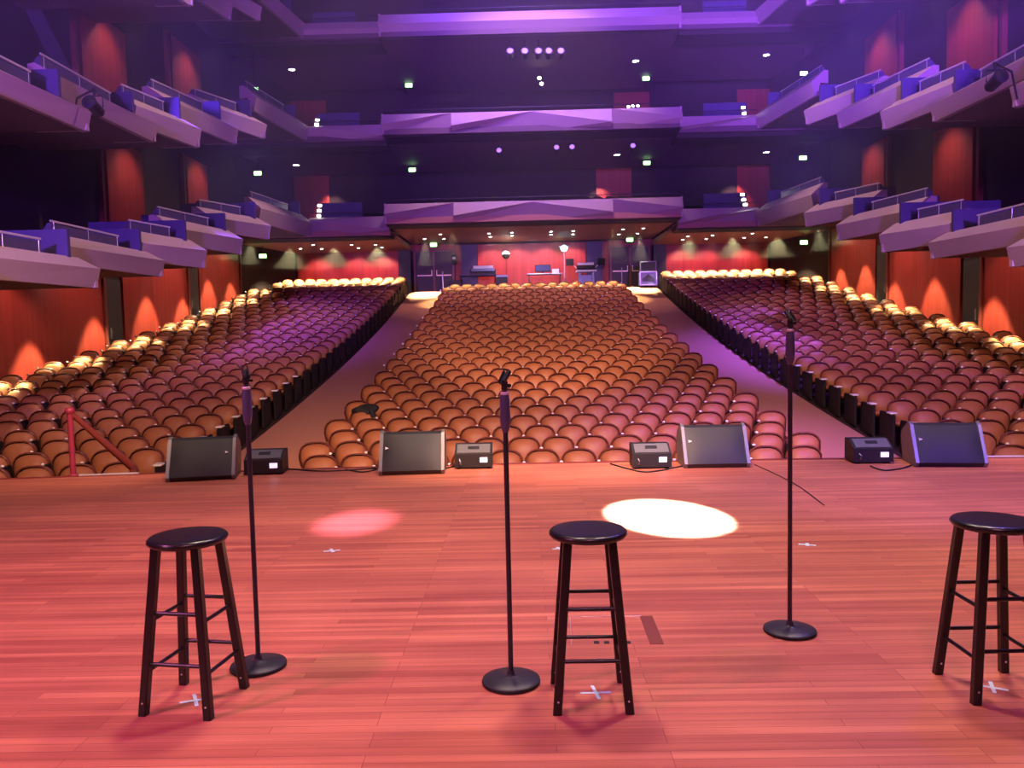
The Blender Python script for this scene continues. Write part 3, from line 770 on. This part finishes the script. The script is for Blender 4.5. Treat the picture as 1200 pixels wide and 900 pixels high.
# upright road case by the right doors
x = P(759, 325, y=39.6).x
r = empty('road_case', (x, 39.7, gz(39.7) + .0), 'upright road case with dark upper half and violet lower half by the right doors', 'case')
q = MB(); q.box((0, 0, .42), (.80, .6, .62), bev=.02); q.build('lower_case', MT['bluecase'], r)
q = MB(); q.box((0, 0, .98), (.72, .55, .48), bev=.02); q.build('upper_case', MT['pillar'], r)
q = MB()
for s in (-1, 1):
    q.box((s * .40, -.31, .42), (.05, .04, .64))
q.box((0, -.31, .74), (.82, .04, .05)); q.box((0, -.31, .12), (.82, .04, .05)); q.build('edge_trim', MT['silver'], r)
q = MB()
for s in (-1, 1): q.box((s * .37, -.29, .98), (.04, .04, .5))
q.box((0, -.29, 1.23), (.78, .04, .04)); q.build('upper_frame', MT['greytop'], r)
q = MB(); q.add([(-.28, -.315, .28), (.28, -.315, .28), (.28, -.315, .42), (0, -.315, .62), (-.28, -.315, .42), (-.28, -.305, .28), (.28, -.305, .28), (.28, -.305, .42), (0, -.305, .62), (-.28, -.305, .42)],
                [(0, 1, 2, 3, 4), (9, 8, 7, 6, 5), (0, 5, 6, 1), (1, 6, 7, 2), (2, 7, 8, 3), (3, 8, 9, 4), (4, 9, 5, 0)]); q.build('emblem_panel', MT['navy'], r)
for sx in (-1, 1):
    for sy in (-1, 1):
        q = MB(); q.lathe([(.05, -.02), (.05, .02)], 10, (sx * .32, sy * .22, .05), rot=Matrix.Rotation(PI / 2, 3, 'Y')); q.build('caster', MT['rubber'], r)
# rope stanchion by each rear door
for px, sd in ((518.5, 'left'), (729, 'right')):
    x = X_(px, 38.2); r = empty('stanchion_post', (x, 38.3, gz(38.3)), 'short shiny post behind the last centre row near the %s doors' % sd, 'post', 'shiny posts by the rear doors')
    q = MB(); q.lathe([(.15, 0), (.14, .02), (.03, .04)], 14); q.build('base', MT['chrome'], r)
    q = MB(); q.tube([(0, 0, .03), (0, 0, 1.15)], .025, 8); q.lathe([(.001, -.04), (.04, 0), (.001, .05)], 10, (0, 0, 1.18)); q.build('post', MT['chrome'], r)

# ================================================================ ON THE STAGE
def wedge(pc, rz, label):
    """monitor wedge, front grille looks to -Y"""
    r = empty('floor_monitor', (pc.x, pc.y, 0), label, 'speaker', 'stage monitor wedges along the stage edge', rz)
    w = .72; prof = [(-.06, .0), (-.10, .05), (.13, .43), (.19, .455), (.40, .34), (.43, .28), (.36, 0)]
    n = len(prof)
    def slab(x0, x1, pr, mb, mi=0):
        m = len(pr); vs = [(x0, y, z) for y, z in pr] + [(x1, y, z) for y, z in pr]
        fs = [tuple(range(m)), tuple(reversed(range(m, 2 * m)))] + [(i, m + i, m + (i + 1) % m, (i + 1) % m) for i in range(m)]
        mb.add(vs, fs, mi)
    q = MB(); slab(-w / 2 + .03, w / 2 - .03, prof, q); q.build('cabinet', MT['cab'], r)
    big = [(-.075, .004), (-.115, .055), (.115, .445), (.185, .472), (.41, .352), (.445, .28), (.37, .004)]
    for s in (-1, 1):
        q = MB(); slab(s * (w / 2 - .015) - .018, s * (w / 2 - .015) + .018, big, q); e = q.build('side_cheek', MT['greytop'], r)
    # grille: gently bowed sheet on the slanted front
    A = Vector((0, -.10, .05)); B_ = Vector((0, .13, .43)); nv = Vector((0, -(B_.z - A.z), B_.y - A.y)).normalized()
    g = MB(); nx_ = 12; vs = []
    for j in range(5):
        for i in range(nx_ + 1):
            u = i / nx_; v = j / 4
            bow = .022 * (1 - (2 * u - 1) ** 4) * (1 - (2 * v - 1) ** 6) + .004
            vs.append(A + (B_ - A) * v + nv * bow + Vector(((u - .5) * (w - .075), 0, 0)))
    g.add(vs, [(j * (nx_ + 1) + i, j * (nx_ + 1) + i + 1, (j + 1) * (nx_ + 1) + i + 1, (j + 1) * (nx_ + 1) + i) for j in range(4) for i in range(nx_)], 0, True)
    g.build('grille', MT['grille'], r)
    q = MB(); cpt = A + (B_ - A) * .60 + nv * .03; ux = Vector((1, 0, 0)); uy = (B_ - A).normalized()
    bx = -.28 if label.find('leftmost') < 0 else .27
    tri = [cpt + ux * (bx - .016) + uy * .016, cpt + ux * (bx - .016) - uy * .016, cpt + ux * (bx + .02)]
    q.add(tri + [v - nv * .006 for v in tri], [(0, 1, 2), (5, 4, 3), (0, 3, 4, 1), (1, 4, 5, 2), (2, 5, 3, 0)]); q.build('badge', MT['label'], r)
    q = MB(); q.box((0, .30, .405), (.16, .03, .012), rot=rotx(-.5)); q.build('handle', MT['rubber'], r)
    return r
W4 = [((233, 564), .20, 'black stage monitor wedge at the stage edge, leftmost of the four'),
      ((482, 557), .04, 'black stage monitor wedge at the stage edge between the left and middle microphone stands'),
      ((841, 549), -.02, 'black stage monitor wedge at the stage edge nearest the white light spot'),
      ((1117, 548), -.16, 'blue-tinted black monitor wedge at the stage edge nearest the right wall')]
for (px, py), rz, lab in W4:
    p = P(px, py, z=0); p.y += .10; wedge(p, rz, lab)

def fill_box(pc, rz, label):
    r = empty('front_fill_speaker', (pc.x, pc.y, 0), label, 'speaker', 'small front fill boxes at the stage edge', rz)
    w, d, h = .43, .30, .26
    q = MB(); vs = [(-w / 2, -.02, .02), (w / 2, -.02, .02), (w / 2, d, .02), (-w / 2, d, .02), (-w / 2, -.02, .17), (w / 2, -.02, .17), (w / 2, .16, h), (-w / 2, .16, h), (w / 2, d, h), (-w / 2, d, h)]
    q.add(vs, [(3, 2, 1, 0), (0, 1, 5, 4), (4, 5, 6, 7), (7, 6, 8, 9), (1, 2, 8, 6, 5), (3, 0, 4, 7, 9), (2, 3, 9, 8)]); q.build('cabinet', MT['cab'], r)
    q = MB(); sl = math.atan2(.09, .18); q.box((0, .07, .222), (w - .05, .17, .012), rot=rotx(sl)); q.box((0, .075, .232), (.13, .05, .012), 1, rot=rotx(sl)); q.build('top_grille', [MT['greytop'], MT['cab']], r)  # grey panel: light caught by the black box's top, put into colour
    q = MB(); q.box((w * .27, -.026, .105), (.085, .012, .055)); q.build('display', MT['led'], r)  # label plate with an emissive material
    q = MB(); q.tube([(-.15, -.03, .06), (-.15, -.06, .07), (-.15, -.07, .1), (-.16, -.03, .12)], .008, 6); q.build('handle', MT['chrome'], r)
    for s in (-1, 1):
        q = MB(); q.box((s * (w / 2 - .05), .12, .01), (.05, .2, .02)); q.build('foot', MT['rubber'], r)
    return r
F4 = [((308, 557), .08, 'small black front fill box with lit label right of the leftmost wedge'),
      ((555, 550), .02, 'small black front fill box with lit label beside the middle microphone stand'),
      ((765, 550), 0, 'small violet-lit front fill box left of the wedge by the white spot'),
      ((1025, 544), -.06, 'small black front fill box with lit label beside the rightmost wedge')]
fb = []
for (px, py), rz, lab in F4:
    p = P(px, py, z=0); p.y += .04; fill_box(p, rz, lab); fb.append(p)
# cables
def cable(pts, label, r=.008):
    P3 = [P(x, y, z=.009) for x, y in pts]; out = []
    for i in range(len(P3) - 1):
        a, b_ = P3[max(i - 1, 0)], P3[i]; c, d = P3[i + 1], P3[min(i + 2, len(P3) - 1)]
        for k in range(6):
            t = k / 6
            out.append(.5 * ((2 * b_) + (c - a) * t + (2 * a - 5 * b_ + 4 * c - d) * t * t + (3 * b_ - 3 * c + d - a) * t ** 3))
    out.append(P3[-1]); q = MB(); q.tube(out, r, 6); o = q.build('cable', MT['rubber']); tag(o, label, 'cable', 'cables on the stage')
cable([(335, 549), (380, 552), (440, 549), (425, 553), (405, 550)], 'black cable running from the left fill box to the second wedge')
cable([(522, 549), (533, 546)], 'short black cable between the second wedge and its fill box')
cable([(715, 543), (735, 549), (760, 553), (800, 546)], 'black cable curling round the violet-lit fill box')
cable([(1020, 546), (1035, 551), (1056, 549), (1068, 545)], 'black cable looping from the right fill box to the rightmost wedge')
cable([(884, 532 + 12), (930, 566), (966, 592)], 'thin dark cable trailing forward from the third wedge', .004)

# dark coat left over the backs of two seats near the left aisle
sb = min((f for f in full if f[2] == 'centre' and f[4] == 0), key=lambda f: abs(f[5].y - 15.3))[5]
r = empty('folded_coat', (sb.x + .02, sb.y + .17, sb.z + .80), 'dark folded coat lying over a seat back by the left aisle', 'coat')
q = MB(); vs = []; nu, nv = 14, 7
for j in range(nv + 1):
    for i in range(nu):
        a = 2 * PI * i / nu; t = PI * j / nv; k_ = 1 + .16 * math.sin(3 * a + j) + .1 * math.cos(5 * a)
        vs.append((.24 * math.sin(t) * math.cos(a) * k_, .13 * math.sin(t) * math.sin(a) * k_, .10 * math.cos(t) * k_ + .03 * math.cos(a * 2)))
q.add(vs, [(j * nu + i, (j + 1) * nu + i, (j + 1) * nu + (i + 1) % nu, j * nu + (i + 1) % nu) for j in range(nv) for i in range(nu)], 0, True); q.build('coat_body', MT['rubber'], r)
q = MB(); q.tube([(.12, -.08, .02), (.20, -.17, -.12), (.19, -.20, -.30)], [.055, .05, .035], 8); q.build('sleeve', MT['rubber'], r)

# microphone stands
def mic_stand(base, h, label, rz=0, clip=1):
    r = empty('microphone_stand', (base.x, base.y, 0), label, 'microphone stand', 'straight microphone stands', rz)
    q = MB(); q.lathe([(.120, 0), (.127, .005), (.127, .015), (.122, .019), (.07, .026), (.025, .033), (.018, .036), (.017, .055)], 40); q.build('base', MT['stand'], r)
    q = MB(); q.lathe([(.131, .002), (.133, .008), (.131, .016)], 40); q.build('rubber_ring', MT['rubber'], r)
    zs = h - .24
    q = MB(); q.tube([(0, 0, .05), (0, 0, zs)], .0115, 12); q.build('pole', MT['stand'], r)
    q = MB(); q.lathe([(.012, zs - .02), (.019, zs), (.0235, zs + .04), (.022, zs + .12), (.019, zs + .15)], 16); g = q.build('grip_clutch', MT['grip'], r)
    q = MB(); q.lathe([(.019, zs + .148), (.0205, zs + .152), (.0205, zs + .160), (.012, zs + .162)], 16); q.build('clutch_ring', MT['silver'], r)
    q = MB(); q.tube([(0, 0, zs + .15), (0, 0, h - .055)], .010, 10); q.build('top_tube', MT['stand'], r)
    # clip: pivot block and open jaw
    q = MB(); q.box((0, 0, h - .05), (.026, .022, .045), bev=.005); R_ = rotx(math.radians(40 * clip))
    vs = []; nn = 9
    for yy, rr in ((-.035, .017), (.035, .019)):
        for k in range(nn):
            a = math.radians(-60) + math.radians(300) * k / (nn - 1) + PI / 2 + math.radians(30) - math.radians(60) * 0
            a = math.radians(120) + math.radians(300) * k / (nn - 1)
            for ro in (rr, rr - .005): vs.append(R_ @ Vector((ro * math.cos(a), yy, ro * math.sin(a))) + Vector((0, 0, h - .012)))
    fs = []; m = 2 * nn
    for k in range(nn - 1):
        a = 2 * k; fs += [(a, a + 2, m + a + 2, m + a), (a + 1, m + a + 1, m + a + 3, a + 3), (a, a + 1, a + 3, a + 2), (m + a, m + a + 2, m + a + 3, m + a + 1)]
    fs += [(0, m, m + 1, 1), (m - 2, m - 1, 2 * m - 1, 2 * m - 2)]
    q.add(vs, fs); q.build('microphone_clip', MT['rubber'], r)
    q = MB(); q.tube([(.012, 0, h - .05), (.03, 0, h - .05)], .008, 8); q.build('clip_screw', MT['rubber'], r)
    return r
def hgt(px, py, base):
    t = P(px, py, y=base.y); return t.z
for (bx_, by_), (tx, ty), lab in (((303, 779), (291, 432), 'black microphone stand behind the left stool'), ((599, 797), (594, 437), 'black microphone stand left of the middle stool'),
                                  ((925.5, 738), (927, 366), 'tall black microphone stand between the middle and right stools')):
    bpt = P(bx_, by_, z=.01); mic_stand(bpt, hgt(tx, ty, bpt) - .005, lab, .5 if tx < 400 else (-.5 if tx < 700 else .2))

# stools
def stool():
    r = empty('bar_stool', (0, 0, 0), 'stool', 'stool', 'black wooden stools')
    q = MB(); q.lathe([(.001, .743), (.10, .742), (.145, .7415), (.158, .739), (.166, .731), (.167, .722), (.160, .712), (.148, .707), (.001, .707)], 48); q.build('seat', MT['black'], r)
    th = .0185
    def cen(sx, sy, z):
        k = 1 - z / .71; return Vector((sx * (.092 + (.150 - .092) * k), sy * (.092 + (.150 - .092) * k), z))
    for sx in (-1, 1):
        for sy in (-1, 1):
            q = MB(); a, b_ = cen(sx, sy, 0), cen(sx, sy, .708)
            def ring(c, t): 
                e = t * .72
                return [c + Vector(v) for v in ((-e, -t, 0), (e, -t, 0), (t, -e, 0), (t, e, 0), (e, t, 0), (-e, t, 0), (-t, e, 0), (-t, -e, 0))]
            vs = ring(a, th) + ring(b_, th * .98)
            q.add(vs, [tuple(reversed(range(8))), tuple(range(8, 16))] + [(i, (i + 1) % 8, 8 + (i + 1) % 8, 8 + i) for i in range(8)]); lg = q.build('leg', MT['black'], r)
            q = MB(); q.lathe([(.0045, 0), (.003, .003), (.0005, .0035)], 8, cen(sx, sy, .055) + Vector((0, -th, 0)), rot=rotx(PI / 2)); q.build('screw_cap', MT['silver'], lg)
    for sy in (-1, 1):
        for z in (.43, .215):
            q = MB(); q.tube([cen(-1, sy, z), cen(1, sy, z)], .0085, 10); q.build('rung', MT['black'], r)
    for sx in (-1, 1):
        for z in (.395, .18):
            q = MB(); q.tube([cen(sx, -1, z), cen(sx, 1, z)], .0085, 10); q.build('rung', MT['black'], r)
    return r
def feet_mid(pts):
    v = [P(x, y, z=0) for x, y in pts]; return sum(v, Vector()) / len(v)
st = stool()
S3 = [(feet_mid([(653, 834), (736, 834), (653, 801), (727, 801)]), .0, 'black round-topped wooden stool right of the middle microphone stand'),
      (feet_mid([(170, 836), (248, 840), (212.5, 804), (285.5, 807)]), -.16, 'black round-topped wooden stool with the left microphone stand behind its leg'),
      (feet_mid([(1101, 790), (1140, 824), (1180, 788), (1224, 822)]), .02, 'black round-topped wooden stool partly beyond the right edge of the photo')]
for n, (p, rz, lab) in enumerate(S3):
    if n == 0: st.location = p; st.rotation_euler = (0, 0, rz); st['label'] = lab
    else: dup(st, p, rz, lab)

# tape marks on the boards
def cross(px, py, a, L, label, w=.016, L2=None):
    p = P(px, py, z=0); q = MB(); L2 = L2 or L
    q.box((0, 0, .0012), (L, w, .0016), rot=rotz(a)); q.box((0, 0, .0026), (w, L2, .0014), rot=rotz(a + .12)); o = q.build('tape_cross', MT['tape'], loc=p); tag(o, label, 'tape mark', 'tape crosses on the stage')
cross(229, 821, .35, .13, 'pale blue tape cross on the boards under the left stool')
cross(698, 812, .03, .135, 'pale blue tape cross on the boards under the middle stool')
cross(1163, 806, -.5, .12, 'pale blue tape cross on the boards under the right stool')
cross(389, 645.5, .3, .12, 'small pale tape mark on the boards right of the left microphone stand', .025, .10)
cross(655, 643, .3, .10, 'small pale tape mark on the boards just left of the middle stool top', .025, .07)
cross(946, 638.5, -.4, .12, 'small pale tape mark on the boards right of the tall microphone stand', .025, .08)
# floor hatch
h0, h1, h2, h3 = P(668, 723, z=0), P(752, 722, z=0), P(775, 756, z=0), P(670, 756, z=0)
r = empty('floor_hatch', (h0 + h1 + h2 + h3) / 4, 'square hatch outline with dark inlay strip in the boards behind the middle stool', 'hatch')
q = MB(); c0 = (h0 + h1 + h2 + h3) / 4
for a, b_ in ((h0, h1), (h0, h3)):
    q.tube([a - c0 + Vector((0, 0, .001)), b_ - c0 + Vector((0, 0, .001))], .0022, 4)
q.build('hatch_seam', MT['silver'], r); 
q = MB(); a, b_ = P(757, 722, z=0) - c0, P(770, 755, z=0) - c0; wv = Vector((.035, 0, 0))
q.hexa([b_ - wv, b_ + wv, a + wv, a - wv], [v + Vector((0, 0, .0015)) for v in (b_ - wv, b_ + wv, a + wv, a - wv)]); q.build('inlay_strip', MT['plank'], r)
for px in (699, 711, 736):
    q = MB(); p = P(px, 753, z=0) - c0; q.box(p + Vector((0, 0, .001)), (.026, .03, .003)); q.build('finger_hole', MT['rubber'], r)

# stair handrail at the left of the stage edge, bright edge strips
p0 = P(86, 557, z=0); 
r = empty('stair_handrail', (p0.x, p0.y, 0), 'red stair handrail with upright post at the left of the stage edge', 'handrail')
hp = P(82, 483, y=p0.y).z
q = MB(); q.tube([(0, 0, 0), (0, 0, hp)], .032, 10); q.lathe([(.055, 0), (.055, .012), (.033, .016)], 14); q.build('post', MT['redmetal'], r)
q = MB(); q.lathe([(.036, -.02), (.052, 0), (.052, .035), (.03, .055), (.001, .058)], 12, (0, 0, hp)); q.build('post_cap', MT['redmetal'], r)
q = MB(); q.tube([(0, 0, hp), (.42, .55, hp - .74)], [.03, .05], 8); q.tube([(.42, .55, hp - .74), (.42, .55, -1.1)], .03, 8); q.build('sloping_rail', MT['frame'], r)
for a, b_, lab in (((92, 558.5), (165, 555), 'bright metal strip along the stage edge beside the red handrail'), ((1100, 537.5), (1200, 536), 'bright metal strip along the stage edge right of the rightmost wedge')):
    a, b_ = P(*a, z=.0), P(*b_, z=.0); q = MB(); n_ = 8; pts = []
    for i in range(n_ + 1):
        x = a.x + (b_.x - a.x) * i / n_; pts.append((x, edgeY(x) - .01, .012))
    q.tube(pts, .014, 6); o = q.build('edge_strip', MT['silver']); tag(o, lab, 'strip', 'metal strips on the stage edge')

# ================================================================ HAZE
if HAZE:
    m = bpy.data.materials.new('theatre_haze'); m.use_nodes = True; nt = m.node_tree
    for n in list(nt.nodes):
        if n.type == 'BSDF_PRINCIPLED': nt.nodes.remove(n)
    out = [n for n in nt.nodes if n.type == 'OUTPUT_MATERIAL'][0]
    v = nt.nodes.new('ShaderNodeVolumeScatter'); v.inputs['Density'].default_value = HAZE; v.inputs['Anisotropy'].default_value = 0.0
    v.inputs['Color'].default_value = (1, 1, 1, 1)
    nt.links.new(v.outputs[0], out.inputs['Volume'])
    q = MB(); q.box((0, 19.6, 12.5), (26.8, 46.0, 15.6)); o = q.build('stage_haze', m); tag(o, 'thin violet stage haze filling the air of the hall', 'haze', None, 'stuff')
